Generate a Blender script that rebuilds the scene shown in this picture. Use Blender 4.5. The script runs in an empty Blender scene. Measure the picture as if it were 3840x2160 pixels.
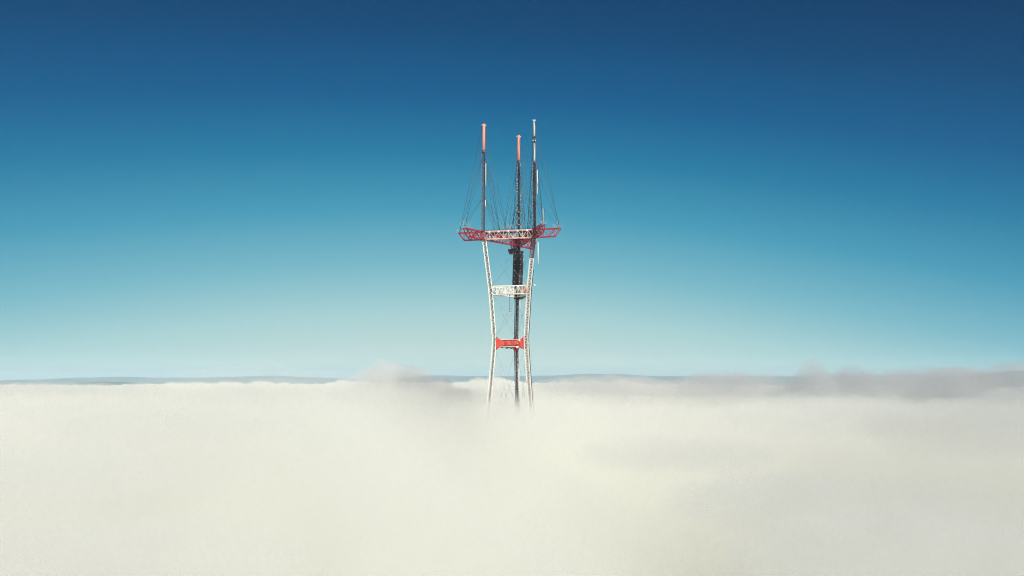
import bpy, math, random
from mathutils import Vector, noise
random.seed(7)
R = math.radians
S = bpy.context.scene
col = S.collection

# ------------------------------------------------------------------ camera, sky, sun, exposure
F = 2700.0                      # focal length in photograph pixels (3840 wide)
HORIZON = 1405.0                # photograph row of the true horizon
PITCH = math.atan((HORIZON - 1080.0) / F)
CAM_Z = 147.0                   # camera height above the tower's base
cam_d = bpy.data.cameras.new("camera")
cam = bpy.data.objects.new("camera", cam_d); col.objects.link(cam)
cam_d.sensor_width = 36.0
cam_d.lens = 36.0 * F / 3840.0
cam_d.clip_start = 0.5; cam_d.clip_end = 300000.0
cam.location = (0, 0, CAM_Z)
cam.rotation_euler = (R(90) + PITCH, 0, 0)
S.camera = cam

SUN_AZ = R(22)                  # to the right of straight behind the camera
SUN_EL = R(30)
sun_dir = Vector((math.sin(SUN_AZ) * math.cos(SUN_EL), -math.cos(SUN_AZ) * math.cos(SUN_EL), math.sin(SUN_EL)))
sl = bpy.data.lights.new("sun", 'SUN'); so = bpy.data.objects.new("sun", sl); col.objects.link(so)
sl.energy = 4.9; sl.angle = R(0.5); sl.color = (1.0, 0.95, 0.84)
so.rotation_euler = sun_dir.to_track_quat('Z', 'Y').to_euler()
so.location = (150, -300, 500)

def lin(c):
    c /= 255.0
    return c / 12.92 if c <= 0.04045 else ((c + 0.055) / 1.055) ** 2.4
def rgb(r, g, b): return (lin(r), lin(g), lin(b), 1.0)

W = bpy.data.worlds.new("World"); S.world = W; W.use_nodes = True
nt = W.node_tree; nt.nodes.clear()
N, L = nt.nodes.new, nt.links.new
out = N('ShaderNodeOutputWorld'); bg = N('ShaderNodeBackground'); L(bg.outputs[0], out.inputs[0])
sky = N('ShaderNodeTexSky'); sky.sky_type = 'NISHITA'; sky.sun_disc = False
sky.sun_elevation = SUN_EL; sky.sun_rotation = math.pi - SUN_AZ
sky.altitude = 400; sky.air_density = 1.0; sky.dust_density = 0.6; sky.ozone_density = 2.0
tc = N('ShaderNodeTexCoord'); sep = N('ShaderNodeSeparateXYZ'); L(tc.outputs['Generated'], sep.inputs[0])
def math_node(op, a, b=None, c=None):
    n = N('ShaderNodeMath'); n.operation = op
    for i, v in enumerate((a, b, c)):
        if v is None: continue
        if isinstance(v, (int, float)): n.inputs[i].default_value = v
        else: L(v, n.inputs[i])
    return n.outputs[0]
# the sky deepens with height and, more slowly, away from one bright azimuth left of the tower
dx = math_node('ADD', sep.outputs[0], 0.09)
dx2 = math_node('MULTIPLY', dx, dx)
eff = math_node('MULTIPLY_ADD', dx2, 0.27, sep.outputs[2])
ramp = N('ShaderNodeValToRGB'); L(eff, ramp.inputs[0])
ramp.color_ramp.interpolation = 'EASE' if False else 'LINEAR'
stops = [(0.000, (184, 206, 204)), (0.030, (189, 214, 211)), (0.085, (164, 206, 209)), (0.150, (117, 183, 199)),
         (0.225, (66, 154, 184)), (0.300, (30, 122, 163)), (0.370, (14, 93, 143)), (0.450, (9, 72, 118)),
         (0.530, (6, 54, 97)), (0.640, (4, 36, 74)), (1.0, (3, 26, 56))]
cr = ramp.color_ramp
while len(cr.elements) < len(stops): cr.elements.new(0.5)
for e, (p, c) in zip(cr.elements, stops):
    e.position = p; e.color = rgb(*c)
gain = N('ShaderNodeVectorMath'); gain.operation = 'SCALE'; L(sky.outputs[0], gain.inputs[0]); gain.inputs['Scale'].default_value = 0.06
mx = N('ShaderNodeMix'); mx.data_type = 'RGBA'; mx.inputs[0].default_value = 0.97
L(gain.outputs[0], mx.inputs[6]); L(ramp.outputs[0], mx.inputs[7])
L(mx.outputs[2], bg.inputs[0])
bg.inputs[1].default_value = 0.85

S.view_settings.view_transform = 'Standard'; S.view_settings.look = 'None'
S.view_settings.exposure = 0.24; S.view_settings.gamma = 1.0; S.view_settings.use_curve_mapping = False
S.render.engine = 'CYCLES'
cy = S.cycles
cy.max_bounces = 18; cy.diffuse_bounces = 4; cy.volume_bounces = 16; cy.transparent_max_bounces = 64
cy.use_denoising = True
try:
    cy.denoiser = 'OPENIMAGEDENOISE'; cy.denoising_input_passes = 'RGB_ALBEDO_NORMAL'; cy.denoising_prefilter = 'FAST'
except Exception: pass
cy.use_adaptive_sampling = False
cy.filter_width = 1.0

# ------------------------------------------------------------------ helpers
def at(px, py, depth):
    """world point seen at a photograph pixel, at a given distance along the view's heading"""
    u = (px - 1920.0) / F; v = (1080.0 - py) / F
    cy_, sy_ = math.cos(PITCH), math.sin(PITCH)
    d = Vector((u, cy_ - v * sy_, sy_ + v * cy_))
    return Vector((0, 0, CAM_Z)) + d * (depth / d.y)
def zat(py, depth): return at(1920, py, depth).z

class MB:
    def __init__(s): s.v = []; s.f = []; s.smooth = []
    def poly(s, vs, fs, smooth=False):
        o = len(s.v); s.v += [Vector(v) for v in vs]
        for f in fs: s.f.append([i + o for i in f]); s.smooth.append(smooth)
    def bar(s, p, q, w, h=None, up=(0, 0, 1)):
        h = h or w; p = Vector(p); q = Vector(q); d = (q - p)
        if d.length < 1e-6: return
        d.normalize(); u = Vector(up)
        if abs(d.dot(u)) > 0.97: u = Vector((0, 1, 0)) if abs(d.y) < 0.9 else Vector((1, 0, 0))
        a = d.cross(u).normalized() * (w / 2); b = a.cross(d).normalized() * (h / 2)
        vs = [p - a - b, p + a - b, p + a + b, p - a + b, q - a - b, q + a - b, q + a + b, q - a + b]
        s.poly(vs, [(3, 2, 1, 0), (4, 5, 6, 7), (0, 1, 5, 4), (1, 2, 6, 5), (2, 3, 7, 6), (3, 0, 4, 7)])
    def tube(s, p, q, r, n=8, r2=None, smooth=True):
        r2 = r if r2 is None else r2; p = Vector(p); q = Vector(q); d = (q - p).normalized()
        u = Vector((1, 0, 0)) if abs(d.x) < 0.8 else Vector((0, 1, 0))
        a = d.cross(u).normalized(); b = d.cross(a)
        vs = []
        for k in range(n):
            t = 2 * math.pi * k / n; e = a * math.cos(t) + b * math.sin(t)
            vs += [p + e * r, q + e * r2]
        o = len(s.v); s.v += vs
        for k in range(n):
            i, j = 2 * k, 2 * ((k + 1) % n)
            s.f.append([o + i, o + i + 1, o + j + 1, o + j]); s.smooth.append(smooth)
        s.f.append([o + 2 * k for k in range(n)]); s.smooth.append(False)
        s.f.append([o + 2 * k + 1 for k in reversed(range(n))]); s.smooth.append(False)
    def lathe(s, c, prof, n=16, axis=(0, 0, 1)):
        """profile of (radius, distance along axis) pairs"""
        c = Vector(c); d = Vector(axis).normalized(); u = Vector((1, 0, 0)) if abs(d.x) < 0.8 else Vector((0, 1, 0))
        a = d.cross(u).normalized(); b = d.cross(a); o = len(s.v)
        for (r, t) in prof:
            for k in range(n):
                g = 2 * math.pi * k / n
                s.v.append(c + d * t + (a * math.cos(g) + b * math.sin(g)) * max(r, 1e-4))
        for i in range(len(prof) - 1):
            for k in range(n):
                k2 = (k + 1) % n
                s.f.append([o + i * n + k, o + i * n + k2, o + (i + 1) * n + k2, o + (i + 1) * n + k]); s.smooth.append(True)
    def build(s, name, m, parent=None):
        me = bpy.data.meshes.new(name); base = parent_loc(parent)
        me.from_pydata([v - base for v in s.v], [], s.f); me.update()
        for p, sm in zip(me.polygons, s.smooth): p.use_smooth = sm
        me.materials.append(m)
        o = bpy.data.objects.new(name, me); col.objects.link(o)
        if parent is not None: o.parent = parent
        return o
def build_each(mb, name, m, parent=None):
    """every loose piece of the builder as an object of its own"""
    idx = list(range(len(mb.v)))
    def find(i):
        while idx[i] != i: idx[i] = idx[idx[i]]; i = idx[i]
        return i
    for f in mb.f:
        for i in f[1:]: idx[find(i)] = find(f[0])
    groups = {}
    for f, sm_ in zip(mb.f, mb.smooth): groups.setdefault(find(f[0]), []).append((f, sm_))
    for fs in groups.values():
        one = MB(); mp = {}
        for f, sm_ in fs:
            g = []
            for i in f:
                if i not in mp: mp[i] = len(one.v); one.v.append(mb.v[i])
                g.append(mp[i])
            one.f.append(g); one.smooth.append(sm_)
        one.build(name, m, parent)
def parent_loc(p):
    b = Vector((0, 0, 0))
    while p is not None: b += p.location; p = p.parent
    return b

def paint(name, c, rough=0.55, var=0.18, scale=0.6, metal=0.0, streak=0.0, dirt=(0.12, 0.1, 0.08, 1)):
    m = bpy.data.materials.new(name); m.use_nodes = True; t = m.node_tree
    b = t.nodes['Principled BSDF']; b.inputs['Roughness'].default_value = rough; b.inputs['Metallic'].default_value = metal
    g = t.nodes.new('ShaderNodeTexCoord'); mp = t.nodes.new('ShaderNodeMapping'); mp.inputs['Scale'].default_value = (1, 1, 0.25)
    n = t.nodes.new('ShaderNodeTexNoise'); n.inputs['Scale'].default_value = scale; n.inputs['Detail'].default_value = 6
    t.links.new(g.outputs['Object'], mp.inputs[0]); t.links.new(mp.outputs[0], n.inputs['Vector'])
    r = t.nodes.new('ShaderNodeValToRGB'); r.color_ramp.elements[0].position = 0.3; r.color_ramp.elements[1].position = 0.7
    r.color_ramp.elements[0].color = tuple(x * (1 - var) for x in c[:3]) + (1,)
    r.color_ramp.elements[1].color = tuple(min(1, x * (1 + var * 0.5)) for x in c[:3]) + (1,)
    t.links.new(n.outputs[0], r.inputs[0]); last = r.outputs[0]
    if streak > 0:
        n2 = t.nodes.new('ShaderNodeTexNoise'); n2.inputs['Scale'].default_value = scale * 2.3; n2.inputs['Detail'].default_value = 4
        t.links.new(mp.outputs[0], n2.inputs['Vector'])
        r2 = t.nodes.new('ShaderNodeValToRGB'); r2.color_ramp.elements[0].position = 0.55; r2.color_ramp.elements[1].position = 0.75
        r2.color_ramp.elements[1].color = (streak, streak, streak, 1)
        t.links.new(n2.outputs[0], r2.inputs[0])
        x = t.nodes.new('ShaderNodeMix'); x.data_type = 'RGBA'; t.links.new(r2.outputs[0], x.inputs[0])
        t.links.new(last, x.inputs[6]); x.inputs[7].default_value = dirt; last = x.outputs[2]
    t.links.new(last, b.inputs['Base Color'])
    return m
M_white = paint('white_tower_paint', (0.72, 0.69, 0.63), streak=0.45)
M_red = paint('red_tower_paint', (0.30, 0.014, 0.028), streak=0.3, dirt=(0.10, 0.02, 0.025, 1))
M_orange = paint('faded_red_plate', (0.52, 0.050, 0.034), var=0.5, scale=0.5, streak=0.6, dirt=(0.60, 0.20, 0.14, 1))
M_pink = paint('faded_pink_white_paint', (0.62, 0.38, 0.34), streak=0.5, dirt=(0.40, 0.10, 0.09, 1))
M_salmon = paint('salmon_fibreglass', (0.78, 0.30, 0.24), var=0.08, rough=0.45)
M_cream = paint('cream_fibreglass', (0.74, 0.70, 0.60), var=0.06, rough=0.45)
M_dark = paint('dark_feedline', (0.022, 0.022, 0.034), rough=0.6, var=0.4)
M_black = paint('black_screen', (0.030, 0.027, 0.034), rough=0.65, var=0.3, scale=0.4)
M_steel = paint('grey_galvanised_steel', (0.30, 0.30, 0.34), rough=0.5, var=0.3, metal=0.3)
M_mast = paint('weathered_mast_steel', (0.075, 0.065, 0.09), rough=0.5, var=0.4, metal=0.2)
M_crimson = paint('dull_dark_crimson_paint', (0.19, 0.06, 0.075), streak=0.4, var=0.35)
M_shadowleg = paint('shaded_back_leg_paint', (0.13, 0.12, 0.15), var=0.4)  # the back leg's shade is put into its column colour
M_greywhite = paint('shaded_white_lacing_paint', (0.60, 0.58, 0.56), var=0.3, streak=0.4)  # white lacing greyed to carry the back leg's shade
M_innershade = paint('inner_shade_grey', (0.20, 0.18, 0.18), var=0.4)  # grey of the added strip that darkens the leg interior
M_wire = paint('guy_wire_steel', (0.05, 0.07, 0.10), rough=0.5, var=0.1)
M_yellow = paint('pale_yellow_fibreglass', (0.70, 0.62, 0.30), var=0.1)
M_brightorange = paint('bright_orange_paint', (0.70, 0.16, 0.05))

def tag(o, label=None, cat=None, kind=None, group=None):
    if label: o['label'] = label
    if cat: o['category'] = cat
    if kind: o['kind'] = kind
    if group: o['group'] = group
    return o

# ------------------------------------------------------------------ the ground far below and the hills on the horizon
def plain(name, c, var=0.25, scale=0.01, c2=None):
    m = bpy.data.materials.new(name); m.use_nodes = True; t = m.node_tree; b = t.nodes['Principled BSDF']
    b.inputs['Roughness'].default_value = 0.95; b.inputs['Specular IOR Level'].default_value = 0.0
    g = t.nodes.new('ShaderNodeTexCoord'); n = t.nodes.new('ShaderNodeTexNoise'); n.inputs['Scale'].default_value = scale; n.inputs['Detail'].default_value = 8
    t.links.new(g.outputs['Object'], n.inputs['Vector']); r = t.nodes.new('ShaderNodeValToRGB')
    r.color_ramp.elements[0].position = 0.35; r.color_ramp.elements[1].position = 0.7
    r.color_ramp.elements[0].color = tuple(x * (1 - var) for x in c) + (1,)
    r.color_ramp.elements[1].color = tuple(c2 or [x * (1 + var) for x in c]) + (1,)
    t.links.new(n.outputs[0], r.inputs[0]); t.links.new(r.outputs[0], b.inputs['Base Color'])
    return m
FAR = 42000.0
def ring_sheet(name, rs, na, zf, m):
    mb = MB(); vs = [(0, 0, zf(0, 0))]; fs = []
    for r in rs:
        for k in range(na):
            a = 2 * math.pi * k / na; x, y = r * math.sin(a), r * math.cos(a); vs.append((x, y, zf(x, y)))
    for k in range(na): fs.append((0, 1 + k, 1 + (k + 1) % na))
    for i in range(len(rs) - 1):
        for k in range(na):
            a, b = 1 + i * na + k, 1 + i * na + (k + 1) % na
            fs.append((a, a + na, b + na, b))
    fs = [tuple(reversed(f)) for f in fs]
    mb.poly(vs, fs, True)
    return mb.build(name, m)
def ground_z(x, y):
    d = math.hypot(x, y - 424)
    return 260 * math.exp(-(d / 900.0) ** 2) - 260 - 0.6
ground = ring_sheet('ground', [30, 100, 200, 300, 424, 550, 700, 900, 1200, 1700, 2500, 4000, 8000, 16000, 28000, FAR], 96, ground_z,
                    plain('dry_grass_slope', (0.06, 0.075, 0.035), 0.4, 0.02))
tag(ground, kind='structure')

M_hill = plain('distant_hillside', (0.035, 0.05, 0.05), 0.3, 0.0012, (0.10, 0.11, 0.11))
def hills(name, dist, depth_m, pts, rough, seed):
    """a ridge whose crest runs through photograph points, built as a real hill range with a near and a far slope"""
    mb = MB(); n = 420; x0, x1 = pts[0][0], pts[-1][0]; rows = 9; vs = []; fs = []
    for i in range(n + 1):
        px = x0 + (x1 - x0) * i / n
        for (a, b) in zip(pts, pts[1:]):
            if a[0] <= px <= b[0]:
                t = (px - a[0]) / (b[0] - a[0]); t = t * t * (3 - 2 * t); py = a[1] + (b[1] - a[1]) * t; break
        zc = zat(py, dist); xx = (px - 1920) / F * dist / math.cos(PITCH)
        zc += rough * noise.fractal(Vector((xx / 1500.0, seed, 0.3)), 0.8, 2.1, 6)
        for k in range(rows):
            t = (k / (rows - 1)) * 2 - 1
            yy = dist + t * depth_m
            base = -262.0
            prof = math.cos(t * math.pi / 2) ** 1.3
            z = base + (zc - base) * prof + 0.35 * rough * (1 - abs(t) ** 0.3) * noise.fractal(Vector((xx / 900.0, yy / 900.0, seed)), 0.8, 2.1, 5)
            vs.append((xx, yy, z if abs(t) < 0.99 else base))
    for i in range(n):
        for k in range(rows - 1):
            a = i * rows + k; fs.append((a, a + 1, a + 1 + rows, a + rows)[::-1])
    mb.poly(vs, fs, True)
    return tag(mb.build(name, M_hill), kind='structure')
hills('hills', 26000, 3000, [(-1500, 1434), (-700, 1426), (-50, 1428), (150, 1423), (350, 1416), (480, 1413), (640, 1416), (800, 1415), (1020, 1409),
      (1180, 1415), (1330, 1421), (1450, 1422), (1620, 1408), (1760, 1410), (1900, 1410), (2060, 1409), (2200, 1402), (2300, 1403), (2450, 1410),
      (2600, 1411), (2900, 1411), (3300, 1406), (3700, 1404), (4300, 1402), (5300, 1412)], 14, 3.1)
hills('hills', 14000, 1500, [(-1500, 1415), (-400, 1412), (-60, 1424), (60, 1436), (180, 1449), (250, 1447), (330, 1436), (400, 1432), (470, 1434), (700, 1450), (900, 1462), (1000, 1470)], 10, 8.4)
hills('hills', 15000, 1500, [(3300, 1450), (3560, 1412), (3680, 1398), (3790, 1391), (3900, 1386), (4200, 1384), (4700, 1392), (5200, 1410)], 10, 5.2)

# ------------------------------------------------------------------ the sea of fog: a dense body under nested thinner layers
def volume_mat(name, dens, c=(0.992, 0.994, 0.960), aniso=0.0):
    m = bpy.data.materials.new(name); m.use_nodes = True; t = m.node_tree; t.nodes.clear()
    o = t.nodes.new('ShaderNodeOutputMaterial'); v = t.nodes.new('ShaderNodeVolumePrincipled')
    v.inputs['Color'].default_value = tuple(c) + (1,); v.inputs['Density'].default_value = dens; v.inputs['Anisotropy'].default_value = aniso
    t.links.new(v.outputs[0], o.inputs['Volume'])
    m.cycles.homogeneous_volume = True
    return m
def sm(a, b, x):
    t = max(0.0, min(1.0, (x - a) / (b - a))); return t * t * (3 - 2 * t)
def g2(v, c, w): return math.exp(-((v - c) / w) ** 2)
def thinness(x, y):
    """0 where the fog lies deep, 1 where it thins out over the dark slopes below"""
    r = math.hypot(x, y); px = 1920 + F * math.tan(max(-1.2, min(1.2, math.atan2(x, y))))
    n = noise.fractal(Vector((x / 260.0, y / 320.0, 11.0)), 0.9, 2.0, 3)
    if y < -50: return 0.75 * sm(0, 200, x)
    t = 0.30 + 0.28 * n
    t += 0.75 * sm(2050, 3500, px + 220 * n)
    t += 0.6 * g2(px, 1700, 170) * g2(r, 480, 170)
    t -= 0.45 * g2(x + 0.42 * (y - 150) + 30, 0, 38) * sm(330, 190, r)
    t *= 1 - 0.95 * sm(250, 330, r) * g2(px, 1930, 420) * sm(700, 500, r)
    t *= 1 - 0.9 * sm(700, 1100, r)
    return max(0.0, min(1.0, t))
def fog_top(x, y, i, n):
    """height of fog shell i (0 = outermost wisp) relative to the camera"""
    r = math.hypot(x, y); az = math.atan2(x, y); f = i / (n - 1.0)
    px = 1920 + F * math.tan(max(-1.2, min(1.2, az)))
    far = sm(550, 1050, r)                              # far off, the soft edge is thin beside the swells
    h = -9.8 - 13.5 * f ** 1.2 * (1 - 0.72 * far) - 5.0 * far
    sw = noise.fractal(Vector((x / 300.0, y / 380.0, 0.12 * i * (1 - far))), 0.9, 2.0, 3)
    h += 14 * g2(x + 68 + 0.42 * (y - 190), 0, 48) * g2(y, 195, 75)
    h += sw * (1.5 + 4.0 * sm(150, 900, r))
    p = noise.turbulence(Vector((x / 85.0 + 0.5 * sw, y / 120.0, 2.3 + 0.07 * i)), 4, False)
    h += (p - 0.5) * (1.5 + 9.0 * sm(300, 1200, r))
    h += -4 * sm(800, 1900, r) * sm(2250, 1300, px)
    h += far * 24 * (noise.turbulence(Vector((x / 230.0, y / 420.0, 7.7)), 4, False) - 0.62)
    h += sm(800, 1500, r) * 19 * (noise.turbulence(Vector((x / 80.0 + 0.5 * p, y / 130.0, 1.7 + 0.04 * i)), 4, True) - 0.45)
    h -= 80 * sm(2400, 5500, r)
    h += 1.5 * sm(1300, 1900, r) + 5 * sm(1300, 1900, r) * sm(1450, 1800, px) * sm(3000, 2500, px)
    wob = 90 * sw
    h -= (15 + 18 * sw) * sm(340, 760, r) * sm(2000, 2700, px + wob)
    if i == n: h -= 45 * sm(560, 420, r)
    t = thinness(x, y)
    h -= t * (0, 30, 90, 130, 150, 160, 220)[min(i, 6)] 
    return h
def fog_mesh(name, i, n, m, bottom, parent=None, extra=0.0, fog_top=fog_top):
    rs = [8]
    while rs[-1] < 9000: rs.append(rs[-1] * (1.033 if 500 < rs[-1] < 2700 else 1.06) + 1.0)
    angs = []
    a = -180.0
    while a < 180 - 1e-6:
        angs.append(a); a += 0.18 if abs(a + 0.2) < 42 else 5.0
    na = len(angs); mb = MB(); vs = [Vector((0, 0, CAM_Z + fog_top(0, 0, i, n) - extra))]; fs = []
    for r in rs:
        for a in angs:
            x, y = r * math.sin(R(a)), r * math.cos(R(a)); vs.append(Vector((x, y, CAM_Z + fog_top(x, y, i, n) - extra)))
    for k in range(na): fs.append((0, 1 + (k + 1) % na, 1 + k))
    for j in range(len(rs) - 1):
        for k in range(na):
            a, b = 1 + j * na + k, 1 + j * na + (k + 1) % na
            fs.append((a, b, b + na, a + na))
    if bottom is not None:
        last = 1 + (len(rs) - 1) * na; o = len(vs)
        for k in range(na):
            v = vs[last + k]; vs.append(Vector((v.x, v.y, bottom)))
        for k in range(na):
            k2 = (k + 1) % na; fs.append((last + k, last + k2, o + k2, o + k))
        c = len(vs); vs.append(Vector((0, 0, bottom)))
        for k in range(na): fs.append((o + k, o + (k + 1) % na, c))
    mb.poly(vs, fs, True)
    return mb.build(name, m, parent)
NL = 6
M_fogbody = plain('dense_fog', (0.93, 0.92, 0.85), 0.0, 0.004)
fog = fog_mesh("fog", NL, NL, M_fogbody, None, extra=22.0)
tag(fog, kind='stuff')
dens = [0.0022, 0.0035, 0.006, 0.010, 0.018, 0.036]
for i in range(NL):
    fl = fog_mesh('fog_layer', i, NL, volume_mat('thin_fog', dens[i]), -300.0 - 2 * i, fog)

def bank(c, rx, ry, rz, dens_, seed, albedo=(0.992, 0.994, 0.960), rough=0.35):
    bm_ = MB(); vs = []; fs = []; nu, nv = 72, 36
    for j in range(nv + 1):
        for k in range(nu):
            a = 2 * math.pi * k / nu; e = math.pi * (j / nv - 0.5); d = Vector((math.cos(e) * math.cos(a), math.cos(e) * math.sin(a), math.sin(e)))
            big = d.copy(); big.x *= rx / rz * 0.5; big.y *= ry / rz * 0.5
            q = 1 + rough * noise.fractal(big * 1.3 + Vector((seed, 0, 0)), 0.8, 2.0, 5)
            vs.append(Vector((c[0] + d.x * rx * (0.8 + 0.2 * q), c[1] + d.y * ry * (0.8 + 0.2 * q), c[2] + d.z * rz * q)))
    for j in range(nv):
        for k in range(nu):
            k2 = (k + 1) % nu; fs.append((j * nu + k, j * nu + k2, (j + 1) * nu + k2, (j + 1) * nu + k))
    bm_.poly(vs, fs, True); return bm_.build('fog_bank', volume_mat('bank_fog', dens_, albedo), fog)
# added fog outside the view, placed to shade the fog at lower right
bank((290, 50, CAM_Z + 55), 150, 160, 75, 0.0022, 1.0)
bank((165, -75, CAM_Z + 50), 115, 125, 62, 0.0023, 5.0)
GREY = (0.66, 0.675, 0.705); PALE = (0.85, 0.845, 0.85); MID = (0.74, 0.74, 0.76); PUFF = (0.93, 0.925, 0.92); MIST = (0.992, 0.994, 0.960); VEIL = (0.87, 0.87, 0.86); SHADE = (0.82, 0.815, 0.82); SOFT = (0.945, 0.945, 0.935); DUSK = (0.90, 0.905, 0.915)  # greyed fog albedos, standing in for shade on the banks; MIST is plain fog
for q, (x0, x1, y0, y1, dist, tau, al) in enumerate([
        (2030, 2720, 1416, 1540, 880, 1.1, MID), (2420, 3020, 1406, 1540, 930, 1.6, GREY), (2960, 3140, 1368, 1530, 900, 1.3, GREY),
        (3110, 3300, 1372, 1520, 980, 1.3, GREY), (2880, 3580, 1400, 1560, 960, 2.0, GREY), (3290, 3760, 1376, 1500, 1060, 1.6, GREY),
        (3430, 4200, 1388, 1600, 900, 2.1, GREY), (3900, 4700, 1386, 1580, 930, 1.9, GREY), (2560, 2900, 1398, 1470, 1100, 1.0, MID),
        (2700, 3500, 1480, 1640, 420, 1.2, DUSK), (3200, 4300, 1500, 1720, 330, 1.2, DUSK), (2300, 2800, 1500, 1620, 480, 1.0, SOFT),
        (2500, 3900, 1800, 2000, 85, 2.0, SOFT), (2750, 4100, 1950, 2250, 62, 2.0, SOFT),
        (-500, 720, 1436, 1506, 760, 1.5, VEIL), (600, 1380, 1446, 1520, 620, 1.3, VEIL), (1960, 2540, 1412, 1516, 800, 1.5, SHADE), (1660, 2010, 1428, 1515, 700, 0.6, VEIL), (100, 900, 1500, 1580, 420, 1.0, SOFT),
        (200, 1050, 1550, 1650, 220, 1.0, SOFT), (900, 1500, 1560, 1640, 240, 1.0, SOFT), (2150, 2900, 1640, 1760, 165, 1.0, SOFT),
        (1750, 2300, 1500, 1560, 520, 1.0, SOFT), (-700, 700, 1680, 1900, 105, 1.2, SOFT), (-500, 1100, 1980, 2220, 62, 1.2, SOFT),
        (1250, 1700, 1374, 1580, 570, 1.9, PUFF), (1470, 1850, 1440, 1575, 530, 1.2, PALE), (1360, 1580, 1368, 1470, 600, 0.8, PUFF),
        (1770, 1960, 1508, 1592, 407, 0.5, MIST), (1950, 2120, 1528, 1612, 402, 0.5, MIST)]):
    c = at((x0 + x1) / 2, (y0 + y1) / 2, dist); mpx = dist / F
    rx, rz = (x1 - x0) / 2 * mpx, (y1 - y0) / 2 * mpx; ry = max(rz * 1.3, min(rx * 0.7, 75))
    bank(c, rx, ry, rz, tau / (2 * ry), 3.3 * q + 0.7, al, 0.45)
# ------------------------------------------------------------------ the tower
CX, CY = 0.16, 424.0
tower = bpy.data.objects.new('broadcast_tower', None); col.objects.link(tower); tower.location = (CX, CY, 0)
tag(tower, 'red and white three legged lattice broadcast tower rising out of the fog', 'tower')
ANG = {'a': R(196.8), 'b': R(316.8), 'c': R(76.8)}
def zleg(py): return zat(py, CY - 5)
Z6T, Z6B = zat(866, CY - 8.5), zat(894.5, CY - 8.5)
Z5T, Z5B = zat(1072, CY - 6.5), zat(1103, CY - 6.5)
Z4T, Z4B = zat(1272, CY - 5), zat(1301, CY - 5)
Z4 = (Z4T + Z4B) / 2; Z5 = (Z5T + Z5B) / 2
PROF = [(0.0, 26.6), (zleg(1517), 14.05), (zleg(1310), 11.2), (zleg(1264), 10.95), (Z5, 13.25), (Z6B, 17.25), (Z6T, 17.9), (Z6T + 60, 17.9)]
def rad(z):
    for (z0, r0), (z1, r1) in zip(PROF, PROF[1:]):
        if z <= z1: return r0 + (r1 - r0) * (z - z0) / (z1 - z0)
    return PROF[-1][1]
def axis(k, z):
    r = rad(z); return Vector((CX + r * math.cos(ANG[k]), CY + r * math.sin(ANG[k]), z))
LEGR = 1.30                                       # centre of leg to each of its three columns
def colpt(k, j, z):
    a = ANG[k] + j * 2 * math.pi / 3; c = axis(k, z)
    return c + Vector((math.cos(a), math.sin(a), 0)) * LEGR
def lattice(face_pts, z0, z1, step, mb, w, ring=0.0):
    """zigzag lacing on each face of a three-column leg or mast; face_pts(j, z)"""
    z = z0; flip = 0
    while z < z1 - 0.05:
        zn = min(z + step, z1)
        for j in range(3):
            p, q = (j, (j + 1) % 3) if flip else ((j + 1) % 3, j)
            mb.bar(face_pts(p, z), face_pts(q, zn), w)
        if ring and not flip:
            for j in range(3): mb.bar(face_pts(j, z), face_pts((j + 1) % 3, z), ring)
        z = zn; flip ^= 1
legs = {}
for k in 'abc':
    kinks = [0.0] + [p[0] for p in PROF[1:-1]]
    zr = Z6B + 0.1
    split = {'a': Z6B - 0.5, 'b': zat(969, CY - 11), 'c': zat(938, CY + 16)}[k]
    def run(mb, za, zb, w):
        zs = sorted({za, zb, *[z for z in kinks if za < z < zb]})
        for j in range(3):
            for z0, z1 in zip(zs, zs[1:]): mb.bar(colpt(k, j, z0), colpt(k, j, z1), w, w, (math.cos(ANG[k]), math.sin(ANG[k]), 0))
    mb = MB(); run(mb, 0, split, 0.34)
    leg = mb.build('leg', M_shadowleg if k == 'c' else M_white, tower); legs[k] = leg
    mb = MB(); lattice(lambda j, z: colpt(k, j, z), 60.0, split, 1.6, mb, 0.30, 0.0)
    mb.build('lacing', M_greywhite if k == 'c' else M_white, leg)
    mb = MB(); run(mb, split + 0.02, Z6T, 0.34); lattice(lambda j, z: colpt(k, j, z), split + 0.02, Z6T, 1.55, mb, 0.24)
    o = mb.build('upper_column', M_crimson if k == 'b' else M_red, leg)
    # feedlines inside the leg, with an added strip standing in for its inner shade
    mb = MB()
    zs = [60.0] + [z for z in kinks if 60 < z < Z6T] + [Z6T]
    hw = {'a': 0.9, 'b': 1.2, 'c': 1.5}[k]
    shade_strip = MB()
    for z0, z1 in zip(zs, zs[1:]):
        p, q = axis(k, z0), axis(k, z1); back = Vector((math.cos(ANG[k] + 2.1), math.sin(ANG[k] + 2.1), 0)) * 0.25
        shade_strip.bar(p + back, q + back, {'a': 1.5, 'b': 1.5, 'c': 1.7}[k], 0.3, (-math.sin(ANG['a'] + 1.05), math.cos(ANG['a'] + 1.05), 0))
    shade_strip.build('inner_shade_strip', M_dark if k == 'c' else M_innershade, leg)
    for z0, z1 in zip(zs, zs[1:]):
        p, q = axis(k, z0), axis(k, z1)
        for n_ in range(int(hw / 0.22)):
            t = ANG[k] + math.pi / 2; off = Vector((math.cos(t), math.sin(t), 0)) * (n_ * 0.27 - hw / 2) + Vector((math.cos(ANG[k]), math.sin(ANG[k]), 0)) * (0.2 * (n_ % 2))
            mb.tube(p + off, q + off, 0.10, 6)
    mb.build('feedline', M_dark, leg)

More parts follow.
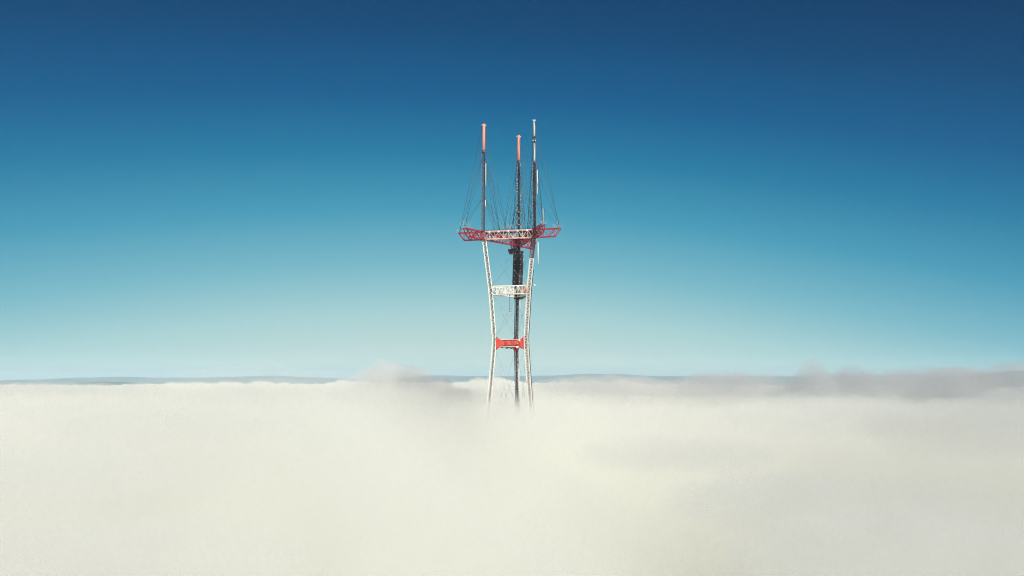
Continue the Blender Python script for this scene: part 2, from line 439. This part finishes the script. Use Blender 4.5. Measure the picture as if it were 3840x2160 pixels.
def beam(p, q, depth_top, z_top, z_bot, width, npan, mb_c, mb_w, wc, ww, cut0=0.0, cut1=0.0, lace=True, start=0, xtop=True):
    """box truss from p to q; cut0 and cut1 shorten its lower chords at either end"""
    p = Vector((p[0], p[1], 0)); q = Vector((q[0], q[1], 0)); d = (q - p).normalized(); s = d.cross(Vector((0, 0, 1))) * (width / 2)
    ln = (q - p).length
    for sg in (-1, 1):
        o = s * sg
        T = lambda t: p + d * (ln * t) + o + Vector((0, 0, z_top))
        B = lambda t: p + d * max(cut0, min(ln - cut1, ln * t)) + o + Vector((0, 0, z_bot))
        mb_c.bar(T(0), T(1), wc, wc); mb_c.bar(B(0), B(1), wc, wc)
        n2 = npan * 2
        for i in range(n2 + 1):
            t = i / n2
            if 0 < i < n2 or not (cut0 if i == 0 else cut1): mb_w.bar(T(t), B(t), ww * 0.85)
            if i < n2:
                t2 = (i + 1) / n2
                if (i + start) % 2: mb_w.bar(T(t), B(t2), ww)
                else: mb_w.bar(B(t), T(t2), ww)
        if cut0: mb_c.bar(T(0), B(0), wc * 0.8)
        if cut1: mb_c.bar(T(1), B(1), wc * 0.8)
    n2 = npan * 2
    for zz in (z_top, z_bot):
        for i in range(n2 + 1):
            t = i / n2; c = p + d * (ln * t if zz == z_top else max(cut0, min(ln - cut1, ln * t))) + Vector((0, 0, zz))
            mb_w.bar(c - s, c + s, ww * 0.8)
            if i < n2 and lace:
                t2 = (i + 1) / n2; c2 = p + d * (ln * t2 if zz == z_top else max(cut0, min(ln - cut1, ln * t2))) + Vector((0, 0, zz))
                sg = 1 if i % 2 else -1
                mb_w.bar(c - s * sg, c2 + s * sg, ww * 0.7)
V6 = {k: axis(k, Z6T) for k in 'abc'}
PAIRS = [('a', 'b'), ('b', 'c'), ('c', 'a')]
ARM = 15.2; tips = {}; mids = {}
BW = 2.3
for (k, l) in PAIRS:
    p, q = V6[k], V6[l]; d = (q - p); d.z = 0; ln = d.length; d.normalize()
    lift = 0.16 if (k, l) == ('b', 'c') else (0.08 if (k, l) == ('c', 'a') else 0.0)   # chords of crossing beams sit one on the other
    zt, zb = Z6T + lift, Z6B + lift
    c_, w_ = MB(), MB()
    beam(p + d * 1.3, q - d * 1.3, 0, zt, zb, BW, 5, c_, w_, 0.40, 0.24)
    white = (k, l) == ('a', 'b')
    cb = c_.build('cross_beam', M_pink if white else M_red, tower)
    w_.build('lacing', M_pink if white else M_red, cb)
    wk = MB(); s = d.cross(Vector((0, 0, 1)))
    wk.bar(p + d * 2 + Vector((0, 0, lift - 0.75)), q - d * 2 + Vector((0, 0, lift - 0.75)), 1.3, 0.18)
    wk.bar(p + d * 2 + Vector((0, 0, lift - 1.2)), q - d * 2 + Vector((0, 0, lift - 1.2)), 0.35, 0.7)
    for e in (-0.9, 0.9):
        wk.bar(p + d * 2 + s * e + Vector((0, 0, lift + 1.1)), q - d * 2 + s * e + Vector((0, 0, lift + 1.1)), 0.05)
        for i in range(11):
            c = p + d * (2 + (ln - 4) * i / 10) + s * e; wk.bar(c + Vector((0, 0, lift)), c + Vector((0, 0, lift + 1.1)), 0.05)
    wk.build('walkway', M_dark, cb)
    if white:
        gp = MB()
        for i in range(5):
            c = p + d * (1.3 + (ln - 2.6) * (i + 0.5) / 5); n_ = d.cross(Vector((0, 0, 1)))
            n_ = n_ if n_.y < 0 else -n_
            f0 = c + n_ * (BW / 2 + 0.24); gp.bar(f0 + Vector((0, 0, -0.35)) - d * 0.45, f0 + Vector((0, 0, -0.35)) + d * 0.45, 0.08, 0.9)
        build_each(gp, 'gusset', M_white, cb)
    mids[(k, l)] = p + d * (ln * 0.5) + Vector((0, 0, lift)); mids[(l, k)] = mids[(k, l)]
    for (v, sg, key) in ((p, -1, (k, l)), (q, 1, (l, k))):
        c_, w_ = MB(), MB(); dd = d * sg
        beam(v + dd * 1.3, v + dd * ARM, 0, zt, zb, BW, 2, c_, w_, 0.42, 0.28, 0.0, 3.4)
        ar = c_.build('cantilever_arm', M_red, tower); w_.build('lacing', M_red, ar)
        tips[key] = v + dd * (ARM - 0.4) + Vector((0, 0, lift))
        cl = MB()                                   # platform rail and lamp fittings at the tip
        for i in range(5):
            c = v + dd * (ARM - 0.4 - 1.0 * i) + Vector((0, 0, lift)); sd = dd.cross(Vector((0, 0, 1))) * 1.0
            cl.bar(c + sd, c + sd + Vector((0, 0, 1.1)), 0.07); cl.bar(c - sd, c - sd + Vector((0, 0, 1.1)), 0.07)
        for e in (-1, 1):
            sd = dd.cross(Vector((0, 0, 1))) * e; a_ = v + dd * (ARM - 0.4) + Vector((0, 0, lift + 1.1)) + sd
            cl.bar(a_, a_ - dd * 4, 0.07)
        cl.build('handrail', M_steel, ar)
# hub where legs, beams and masts meet
for k in 'abc':
    hb = MB(); c = V6[k]
    for z0 in (Z6T + 0.55, Z6B - 0.35):
        hb.lathe(Vector((c.x, c.y, z0)), [(0, -0.1), (2.2, -0.1), (2.2, 0.1), (0, 0.1)], 6)
    build_each(hb, 'hub_plate', M_red, tower)

# level five: white trusses
for (k, l) in PAIRS:
    p, q = axis(k, Z5), axis(l, Z5); d = (q - p); d.z = 0; d.normalize()
    lift = {'ab': 0, 'bc': 0.14, 'ca': 0.07}[k + l]
    c_, w_ = MB(), MB(); beam(p + d * 1.4, q - d * 1.4, 0, Z5T + lift, Z5B + lift, 1.9, 4, c_, w_, 0.40, 0.24, start=1, lace=False)
    cb = c_.build('cross_beam', M_white, tower); w_.build('lacing', M_white, cb)
    wk = MB(); wk.bar(p + d * 1.6 + Vector((0, 0, Z5B - Z5 + 0.35)), q - d * 1.6 + Vector((0, 0, Z5B - Z5 + 0.35)), 0.7, 0.14)
    wk.build('walkway', M_steel, cb)

# waist: solid red girders with flared ends
for (k, l) in PAIRS:
    p, q = axis(k, Z4), axis(l, Z4); d = (q - p); d.z = 0; ln = d.length; d.normalize(); s = d.cross(Vector((0, 0, 1)))
    hh = (Z4T - Z4B) / 2; fl = zat(1264, CY - 5) - Z4; e0 = 1.45
    prof = []                                        # (distance, half height) along the girder
    n = 10
    for i in range(n + 1):
        t = i / n; prof.append((e0 + 3.0 * t, hh * 0.86 + (fl * 1.12 - hh * 0.86) * (1 - t) ** 2.2))
    prof = prof + [(ln - a, h) for a, h in reversed(prof)]
    mb = MB(); vs = []; fs = []
    for (a, h) in prof:
        for sg, zz in ((-1, -h), (1, -h), (1, h), (-1, h)): vs.append(p + d * a + s * (0.85 * sg) + Vector((0, 0, zz)))
    for i in range(len(prof) - 1):
        for c in range(4):
            c2 = (c + 1) % 4; fs.append((i * 4 + c, i * 4 + c2, i * 4 + 4 + c2, i * 4 + 4 + c))
    fs.append((3, 2, 1, 0)); m_ = (len(prof) - 1) * 4; fs.append((m_, m_ + 1, m_ + 2, m_ + 3))
    mb.poly(vs, fs)
    gd = mb.build('waist_girder', M_orange, tower)
    n_ = s if (s.dot(p - Vector((CX, CY, 0))) > 0) else -s
    st = MB()
    for i in range(1, 8):                            # stiffener ribs
        c = p + d * (ln * (0.2 + 0.6 * i / 8)) + n_ * 0.88; st.bar(c + Vector((0, 0, -hh * 0.6)), c + Vector((0, 0, hh * 0.6)), 0.07, 0.09)
    build_each(st, 'stiffener', M_orange, gd)
    sl_ = MB(); rl = MB()
    for zz in (hh * 0.72, -hh * 0.72):
        for i in range(3):
            a = ln * 0.27 + i * ln * 0.165; c = p + d * a + n_ * 0.88 + Vector((0, 0, zz)); sl_.bar(c, c + d * (ln * 0.125), 0.09, 0.42)
    build_each(sl_, 'slot', M_black, gd)
    for zz in (hh * 0.95, -hh * 0.98):
        rl.bar(p + d * (ln * 0.22) + n_ * 1.0 + Vector((0, 0, zz)), p + d * (ln * 0.78) + n_ * 1.0 + Vector((0, 0, zz)), 0.2, 0.32)
    build_each(rl, 'rail', M_white, gd)
    kb = MB()                                        # soffit equipment
    for a in (0.25, 0.44):
        c = p + d * (ln * a) + Vector((0, 0, -hh * 1.0)); kb.lathe(c, [(0.1, -0.75), (0.7, -0.55), (0.85, 0.1), (0, 0.15)], 12)
    build_each(kb, 'soffit_drum', M_dark, gd)

# ------------------------------------------------------------------ masts above the top level
MTOP = {'a': (463, 564), 'b': (452, 605), 'c': (506, 602)}
wires = {'a': [(471, 1), (590, 1), (744, 1)], 'b': [(454, 1), (524, 1), (632, 1), (752, 1)], 'c': [(513, 1), (612, 1), (765, 1)]}
masts = {}
for k in 'abc':
    c0 = V6[k]; dep = c0.y; z1 = zat(MTOP[k][1], dep); zt = zat(MTOP[k][0], dep); zb = Z6T + 0.66
    wr = {'a': 1.15, 'b': 1.22, 'c': 1.12}[k]
    def mp(j, z, wr=wr, c0=c0, k=k):
        a = ANG[k] + j * 2 * math.pi / 3; return Vector((c0.x + wr * math.cos(a), c0.y + wr * math.sin(a), z))
    mb = MB()
    for j in range(3): mb.bar(mp(j, zb), mp(j, z1), 0.26)
    lattice(mp, zb, z1, 1.3, mb, 0.17, 0.14)
    ms = mb.build('antenna_mast', M_mast, tower); masts[k] = ms
    fb = MB(); m_r = {'a': 2, 'b': 5, 'c': 4}[k]
    for i in range(m_r):
        ox = {'a': 0.42 + 0.26 * i, 'b': -0.55 + 0.27 * i, 'c': -0.35 + 0.27 * i}[k]
        fb.tube(Vector((c0.x + ox, c0.y - 0.15 * (i % 2), zb)), Vector((c0.x + ox, c0.y - 0.15 * (i % 2), z1 - 1.0 - 3 * (i % 2))), 0.14, 6)
    fb.build('feedline', M_dark, ms)
    # small fittings up the mast
    ft = MB(); z = zb + 2; random.seed(ord(k))
    while z < z1 - 1:
        sd = random.choice((-1, 1)); c = Vector((c0.x + sd * (wr * 0.7), c0.y - wr * 0.6, z)); ft.bar(c, c + Vector((sd * 0.55, -0.2, 0)), 0.22)
        z += random.uniform(1.0, 2.6) if k == 'c' else random.uniform(1.6, 4.0)
    build_each(ft, 'mast_fitting', M_cream if k == 'c' else M_steel, ms)
    # collar under the radome
    cl = MB(); cl.lathe(Vector((c0.x, c0.y, z1)), [(0, -1.6), (1.25, -1.6), (1.25, -1.3), (0.95, -0.2), (0.95, 0.0), (0, 0.0)], 12); cl.build('collar', M_mast, ms)
    ra = MB()
    if k in 'ac':
        r_ = 0.86 if k == 'a' else 0.90
        ra.lathe(Vector((c0.x, c0.y, z1)), [(0, 0.25), (r_, 0.25), (r_, zt - z1 - 0.5), (r_ * 0.9, zt - z1 - 0.1), (0, zt - z1)], 20)
        rd = ra.build('radome', M_salmon, ms)
        cp = MB(); cp.lathe(Vector((c0.x, c0.y, zt)), [(0, -0.45), (r_ + 0.12, -0.45), (r_ + 0.12, -0.15), (0, 0.12)], 20); cp.build('cap', M_red, rd)
        br = MB()
        for j in range(4):
            a = R(20) + j * math.pi / 2; e = Vector((math.cos(a), math.sin(a), 0)); c = Vector((c0.x, c0.y, zt - 0.8)); br.bar(c + e * (r_ - 0.1), c + e * (r_ + 0.6) + Vector((0, 0, -0.5)), 0.32)
        build_each(br, 'bracket', M_cream, rd)
    else:
        zm0, zm1 = zat(537, dep), zat(511, dep)
        ra.lathe(Vector((c0.x, c0.y, 0)), [(0, z1 + 0.02), (0.50, z1 + 0.02), (0.50, zm0), (0, zm0)], 16)
        ra.lathe(Vector((c0.x, c0.y, 0)), [(0, zm1), (0.50, zm1), (0.50, zt - 0.3), (0, zt - 0.3)], 16)
        rd = ra.build('radome', M_cream, ms)
        mid = MB(); mid.lathe(Vector((c0.x, c0.y, 0)), [(0, zm0 + 0.01), (0.44, zm0 + 0.01), (0.44, zm1 - 0.01), (0, zm1 - 0.01)], 10)
        for zz in (zm0 + 0.8, zm0 + 2.0, zm1 - 0.8): mid.lathe(Vector((c0.x, c0.y, zz)), [(0.4, -0.15), (0.75, -0.15), (0.75, 0.15), (0.4, 0.15)], 10)
        mid.build('spacer', M_mast, rd)
        bl = MB()
        for zz in (zt, zm0 + 1.5):
            for sd in (-0.75, 0.45):
                for i_ in range(1): bl.lathe(Vector((c0.x + sd, c0.y - 0.5, zz)), [(0.02, -0.4), (0.32, -0.28), (0.42, 0.0), (0.32, 0.28), (0.02, 0.4)], 10)
        bl.lathe(Vector((c0.x, c0.y, zt)), [(0, -0.3), (0.62, -0.3), (0.62, 0.1), (0, 0.5)], 10)
        build_each(bl, 'beacon', M_cream, rd)
    # guy wires to the arm tips outside this mast and to the middles of the beams inside it
    others = [o for o in 'abc' if o != k]
    anchors = []
    for o in others:
        anchors.append(tips[(k, o)])
        m_ = mids[(k, o)]; anchors.append(c0 + (m_ - c0) * 0.92)
        anchors.append(c0 + (m_ - c0) * 0.66)
    for (py, _) in wires[k]:
        zz = zat(py, dep)
        for i, an in enumerate(anchors):
            if i % 3 == 2 and py < 560: continue
            a = Vector((c0.x, c0.y, zz)); h = (an - a); h.z = 0; h.normalize()
            w = MB(); w.tube(a + h * 0.9, an + Vector((0, 0, 0.2)), 0.095, 5); w.build('guy_wire', M_wire, ms)
        yo = MB()
        for an in anchors[:5]:
            h = (an - c0); h.z = 0; h.normalize(); c = Vector((c0.x, c0.y, zz)); yo.bar(c + h * 0.5, c + h * 1.05, 0.22)
        build_each(yo, 'guy_bracket', M_steel, ms)
def pole_antenna(x, y, z0, z1, r, m, parent, side=1, nodes=3, name='panel_antenna'):
    mb = MB(); mb.lathe(Vector((x, y, 0)), [(0, z0), (r, z0), (r, z1), (0, z1)], 10); o = mb.build(name, m, parent)
    b = MB()
    for i in range(nodes):
        z = z0 + (z1 - z0) * (0.1 + 0.8 * i / max(1, nodes - 1)); b.bar(Vector((x, y, z)), Vector((x - side * 1.3, y + 0.2, z)), 0.10)
    build_each(b, 'standoff', M_steel, o); return o
def ppt(px, py, dep): return at(px, py, dep)
da, db, dc = V6['a'].y, V6['b'].y, V6['c'].y
a0, a1 = ppt(1822, 612, da - 0.6), ppt(1822, 698, da - 0.6); pole_antenna(a0.x, a0.y, a1.z, a0.z, 0.21, M_cream, masts['a'])
a0, a1 = ppt(1820.5, 749, da - 0.6), ppt(1820.5, 776, da - 0.6); pole_antenna(a0.x, a0.y, a1.z, a0.z, 0.21, M_cream, masts['a'])
a0, a1 = ppt(2014.5, 637, db - 0.6), ppt(2014.5, 728, db - 0.6); pole_antenna(a0.x, a0.y, a1.z, a0.z, 0.25, M_cream, masts['b'])
a0, a1 = ppt(2017.5, 908, db - 0.3), ppt(2018.5, 989, db - 0.3); pole_antenna(a0.x, a0.y, a1.z, a0.z, 0.28, M_cream, legs['b'], nodes=4)
a0, a1 = ppt(1945.5, 1366, 435), ppt(1945.5, 1492, 435); pole_antenna(a0.x, a0.y, a1.z, a0.z, 0.30, M_white, legs['c'], nodes=5)
a0, a1 = ppt(1949.5, 1128, 436), ppt(1948, 1192, 436); pole_antenna(a0.x, a0.y, a1.z, a0.z, 0.22, M_white, legs['c'], nodes=4)
a0, a1 = ppt(1946, 1336, 435.5), ppt(1946, 1352, 435.5); pole_antenna(a0.x, a0.y, a1.z, a0.z, 0.22, M_white, legs['c'], nodes=2)
# FM bays at the foot of the centre mast
for py in (797, 821, 845):
    z = zat(py, dc); c = Vector((V6['c'].x, V6['c'].y, z)); mb = MB()
    for j in range(6):
        a = j * math.pi / 3 + 0.3; e = Vector((math.cos(a), math.sin(a), 0)); mb.bar(c + e * 0.8, c + e * 1.75, 0.16)
        t = Vector((-math.sin(a), math.cos(a), 0)); mb.bar(c + e * 1.75 - t * 0.5 - Vector((0, 0, 0.4)), c + e * 1.75 + t * 0.5 + Vector((0, 0, 0.4)), 0.2)
    bay = mb.build('broadcast_bay', M_dark, masts['c'])
    mb = MB(); mb.lathe(c + Vector((-0.1, -1.35, 0.1)), [(0.02, -0.5), (0.5, -0.4), (0.55, 0.3), (0.02, 0.45)], 10); mb.lathe(c + Vector((1.3, -0.9, -0.25)), [(0.02, -0.4), (0.4, -0.3), (0.4, 0.3), (0.02, 0.4)], 10)
    build_each(mb, 'balun', M_yellow, bay)
# dark dipole strip beside the centre mast
mb = MB(); p0, p1 = ppt(1957, 715, dc), ppt(1957, 763, dc); mb.bar(p0, p1, 0.12)
for i in range(8):
    c = p0 + (p1 - p0) * (i / 7); mb.bar(c - Vector((0.5, 0, 0)), c + Vector((0.5, 0, 0)), 0.16)
mb.build('dipole_array', M_wire, masts['c'])

# ------------------------------------------------------------------ clutter on the arms: whips, dipole poles
def whips(c, n, h, spread, seed, m=M_steel):
    random.seed(seed); mb = MB(); c = Vector(c)
    mb.bar(c + Vector((-spread, 0, 0.4)), c + Vector((spread, 0, 0.4)), 0.12)
    for i in range(n):
        x = random.uniform(-spread, spread); y = random.uniform(-1, 1); b = c + Vector((x, y, 0)); t = b + Vector((random.uniform(-1.0, 1.0) + x * 0.5, random.uniform(-0.5, 0.5), h * random.uniform(0.5, 1)))
        mb.bar(b, t, 0.07)
        for f in (0.55, 0.8, 0.95):
            e = b + (t - b) * f; mb.bar(e - Vector((0.5, 0, 0.12)), e + Vector((0.5, 0, 0.12)), 0.05)
    return mb.build('whip_antenna', m, tower)
def dipole_pole(base, h, n, side, m, ln=0.9, name='dipole_antenna'):
    mb = MB(); base = Vector(base); mb.lathe(base, [(0, 0), (0.16, 0), (0.12, h), (0, h)], 8); o = mb.build(name, m, tower)
    d = MB()
    for i in range(n):
        z = h * (0.25 + 0.7 * i / max(1, n - 1)); c = base + Vector((0, 0, z)); d.bar(c, c + Vector((side * ln, 0, 0)), 0.09); d.bar(c + Vector((side * ln, 0, -0.45)), c + Vector((side * ln, 0, 0.45)), 0.12)
    d.build('dipole', M_dark, o); return o
u = Vector((0, 0, 0.25))
M_pale = paint('pale_aluminium', (0.28, 0.30, 0.36), rough=0.4, metal=0.2)
whips(tips[('a', 'b')] + u, 7, 2.6, 1.8, 1, M_pale); whips(tips[('a', 'c')] + u, 8, 4.6, 2.0, 2, M_pale)
whips(tips[('b', 'a')] + u + Vector((-1.6, 0, 0)), 7, 2.6, 1.8, 3, M_pale); whips(tips[('b', 'c')] + u, 7, 2.6, 1.2, 4, M_pale)
whips(mids[('a', 'b')] + u + Vector((-0.6, 0.4, 0.4)), 16, 3.6, 2.6, 5, M_pale)
whips(tips[('c', 'a')] + u, 6, 2.4, 1.4, 6); whips(tips[('c', 'b')] + u, 6, 2.4, 1.4, 8)
dipole_pole(tips[('b', 'c')] + u, 9.0, 6, 1, M_cream); dipole_pole(tips[('b', 'a')] + Vector((-1.3, 0, 0.25)), 5.0, 2, 1, M_pale)
# rods hanging under the far left beam
mb = MB(); p, q = V6['a'], V6['c']
for i in range(9):
    c = p + (q - p) * (0.12 + 0.075 * i); c.z = Z6B + 0.08 - 0.2; mb.bar(c, c - Vector((0, 0, 1.8 + 0.7 * (i % 3))), 0.08)
build_each(mb, 'hanging_rod', M_steel, tower)
# dark cabin slung under the back corner
mb = MB(); c = V6['c'] + Vector((-4.2, 9.0, 0)); c.z = Z6B - 0.3
vs = [c + Vector((x, y, z)) for z, w in ((0, 2.6), (-1.2, 2.4), (-3.1, 1.6)) for x, y in ((-w, -1.5), (w, -1.5), (w, 1.5), (-w, 1.5))]
mb.poly(vs, [(3, 2, 1, 0)[::-1], (8, 9, 10, 11)[::-1]] + [(i * 4 + a, i * 4 + (a + 1) % 4, i * 4 + 4 + (a + 1) % 4, i * 4 + 4 + a)[::-1] for i in range(2) for a in range(4)])
mb.build('underslung_cabin', M_mast, tower)

# ------------------------------------------------------------------ black shroud round the back leg
def shroud(z0, z1, r, n=6, rot=0.0, r0=None):
    mb = MB(); vs = []; r0 = r if r0 is None else r0
    for z, rr in ((z0, r0), (z1, r)):
        c = axis('c', z)
        for j in range(n):
            a = rot + 2 * math.pi * j / n; vs.append(c + Vector((math.cos(a), math.sin(a), 0)) * rr)
    mb.poly(vs, [tuple(range(n))[::-1], tuple(range(n, 2 * n))] + [(j, (j + 1) % n, n + (j + 1) % n, n + j) for j in range(n)])
    return mb, vs
zs0, zs1 = zat(1069, CY + 13.5), zat(942, CY + 15.5)
mb, vs = shroud(zs0, zs1, 3.15, 6, R(256.8 + 30) - R(30) + R(38))
sh = mb.build('antenna_shroud', M_black, tower)
fr = MB(); n = 6; dots = MB()
for j in range(n):
    b0, t0 = vs[j], vs[n + j]; b1, t1 = vs[(j + 1) % n], vs[n + (j + 1) % n]
    fr.bar(b0, t0, 0.14)
    for i in range(7):
        t = i / 6; fr.bar(b0 + (t0 - b0) * t, b1 + (t1 - b1) * t, 0.12)
    fr.bar(b0 + (t0 - b0) * 0.42, b1 + (t1 - b1) * 0.12, 0.12); fr.bar(b0 + (t0 - b0) * 0.7, b1 + (t1 - b1) * 1.0, 0.10)
    for i in range(6):
        c = b0 + (t0 - b0) * ((i + 0.5) / 6); c2 = c + (c - axis('c', c.z)).normalized() * 0.12; dots.lathe(c2, [(0.02, -0.32), (0.24, -0.2), (0.28, 0.1), (0.02, 0.3)], 8)
fr.build('panel_frame', M_mast, sh); build_each(dots, 'lamp', M_cream, sh)
# black tub below level five
mb = MB(); zt5, zb5 = zat(1075, CY + 12), zat(1122, CY + 12); vs = []
c1, c2 = axis('c', zt5), axis('c', zb5)
for c, rr, sx in ((c1, 2.3, 1.5), (c2 + Vector((0, 0, 1.3)), 2.3, 1.5), (c2, 1.7, 0.75)):
    for j in range(12):
        a = 2 * math.pi * j / 12; ca = math.cos(a); vs.append(c + Vector((ca * rr + (3.2 * sx / 1.5 if ca > 0 else 0), math.sin(a) * rr, -0.0 if ca > 0 else -0.8 * (1.5 - sx) * 0)))
mb.poly(vs, [tuple(range(12))[::-1], tuple(range(24, 36))] + [(i * 12 + j, i * 12 + (j + 1) % 12, i * 12 + 12 + (j + 1) % 12, i * 12 + 12 + j) for i in range(2) for j in range(12)])
mb.build('cable_tub', M_black, tower)

# ------------------------------------------------------------------ bracing cables between the legs
def inner(k, l, z):
    p, q = axis(k, z), axis(l, z); d = (q - p); d.z = 0; return p + d.normalized() * 1.3
bays = [(60.0, Z4B - 2.2), (Z4T + 2.2, Z5B - 0.6), (Z5T + 0.4, Z6B - 0.4)]
for (k, l) in PAIRS:
    for (za, zb) in bays:
        if za == 60.0: za = 108.0
        for (s_, e_) in (((k, l), (l, k)), ((l, k), (k, l))):
            p, q = inner(*s_, za), inner(*e_, zb); w = MB(); w.tube(p, q, 0.06, 5)
            c = p + (q - p) * 0.52; dd = (q - p).normalized(); w.tube(c - dd * 0.5, c + dd * 0.5, 0.16, 6)
            w.build('brace_cable', M_steel, tower)

# ------------------------------------------------------------------ fittings on the legs
def dish(c, r, d, m=M_white, parent=tower):
    mb = MB(); mb.lathe(Vector(c), [(0.02, -0.35 * r), (0.5 * r, -0.25 * r), (r, 0.1 * r), (r, 0.45 * r), (0.6 * r, 0.62 * r), (0.02, 0.7 * r)], 14, d)
    return mb.build('microwave_dish', m, parent)
toc = Vector((0, -1, 0))
dish(ppt(1947.5, 1276, CY - 10.5), 0.55, toc); dish(ppt(1939.5, 1302, CY - 10.0), 0.65, toc); dish(ppt(1941.5, 1288, CY - 10.5), 0.28, toc)
dish(ppt(2005, 1069, CY - 9), 0.50, Vector((0.3, -1, 0.1))); dish(ppt(1982, 1288, CY - 9.5), 0.35, toc)
b = MB(); p = ppt(2005, 1069, CY - 8.6); b.bar(p, Vector((p.x - 3.4, p.y + 0.3, p.z - 0.3)), 0.12); b.build('dish_arm', M_steel, tower)
random.seed(3)
def rungs(k, side, pys, ln, name='side_dipole'):
    mb = MB()
    for py in pys:
        z = zat(py, axis(k, 165).y); c = axis(k, z) + Vector((side * 1.2, -0.4, 0)); e = c + Vector((side * ln, 0, 0)); mb.bar(c, e, 0.10); mb.bar(e - Vector((0, 0, 0.35)), e + Vector((0, 0, 0.35)), 0.13)
    return mb.build(name, M_steel, tower)
rungs('a', -1, range(1117, 1260, 20), 1.0); rungs('a', -1, (1262, 1270, 1290), 0.5)
rungs('b', 1, range(1317, 1356, 12), 1.5); rungs('b', 1, range(1110, 1190, 13), 1.0); rungs('b', 1, (1213, 1232), 1.7)
# side cable tray running down the right leg
mb = MB(); zs = [100.0] + [p_[0] for p_ in PROF if 100 < p_[0] < zat(1010, 412)] + [zat(1010, 412)]
for z0, z1 in zip(zs, zs[1:]):
    mb.bar(axis('b', z0) + Vector((1.55, -0.1, 0)), axis('b', z1) + Vector((1.55, -0.1, 0)), 0.42, 0.3)
mb.build('cable_tray', M_dark, tower)
# antennas hung below level five
def hung(px, y0, y1, dep, n, m):
    p, q = ppt(px, y0, dep), ppt(px, y1, dep); q = Vector((p.x, p.y, q.z)); mb = MB(); mb.bar(p, q, 0.22)
    for i in range(n):
        c = p + (q - p) * (0.18 + 0.78 * i / max(1, n - 1)); mb.bar(c, c + Vector((1.3, 0, 0)), 0.10); mb.bar(c + Vector((1.3, 0, -0.2)), c + Vector((1.3, 0, 0.4)), 0.10)
    mb.build('hung_antenna', m, tower)
hung(1911, 1103, 1171, CY - 6.5, 6, M_mast); hung(1966, 1112, 1149, CY + 2, 0, M_steel)
# orange cradle on the right leg at level five
mb = MB(); c = ppt(1977, 1083, CY - 11.6)
for i in range(3): mb.bar(c + Vector((-2.0, 0, -0.6 + 0.55 * i)), c + Vector((0.9, 0, -0.6 + 0.55 * i)), 0.2)
for x in (-1.6, -0.4, 0.6): mb.bar(c + Vector((x, 0, -1.1)), c + Vector((x, 0, 1.1)), 0.18)
mb.build('maintenance_cradle', M_brightorange, tower)

for k, t in (('a', 'near left lattice mast topped by a salmon radome'), ('c', 'back lattice mast topped by a shorter salmon radome'), ('b', 'tallest lattice mast topped by a slim two part cream radome')):
    masts[k]['label'] = t
for k, t in (('a', 'near left white leg'), ('b', 'right leg with a dull crimson top section'), ('c', 'shade-darkened back leg with a white pole beside it')):
    legs[k]['label'] = t
# ------------------------------------------------------------------ haze
HZ = 45000.0
mb = MB(); z0, z1 = -263.0, 320.0
vs = [(-HZ, -HZ, z0), (HZ, -HZ, z0), (HZ, HZ, z0), (-HZ, HZ, z0), (-HZ, -HZ, z1), (HZ, -HZ, z1), (HZ, HZ, z1), (-HZ, HZ, z1)]
mb.poly(vs, [(3, 2, 1, 0), (4, 5, 6, 7), (0, 1, 5, 4), (1, 2, 6, 5), (2, 3, 7, 6), (3, 0, 4, 7)])
hz = mb.build('haze', volume_mat('pale_haze', 4.2e-5, (0.64, 0.85, 0.97), -0.16)); tag(hz, kind='stuff')
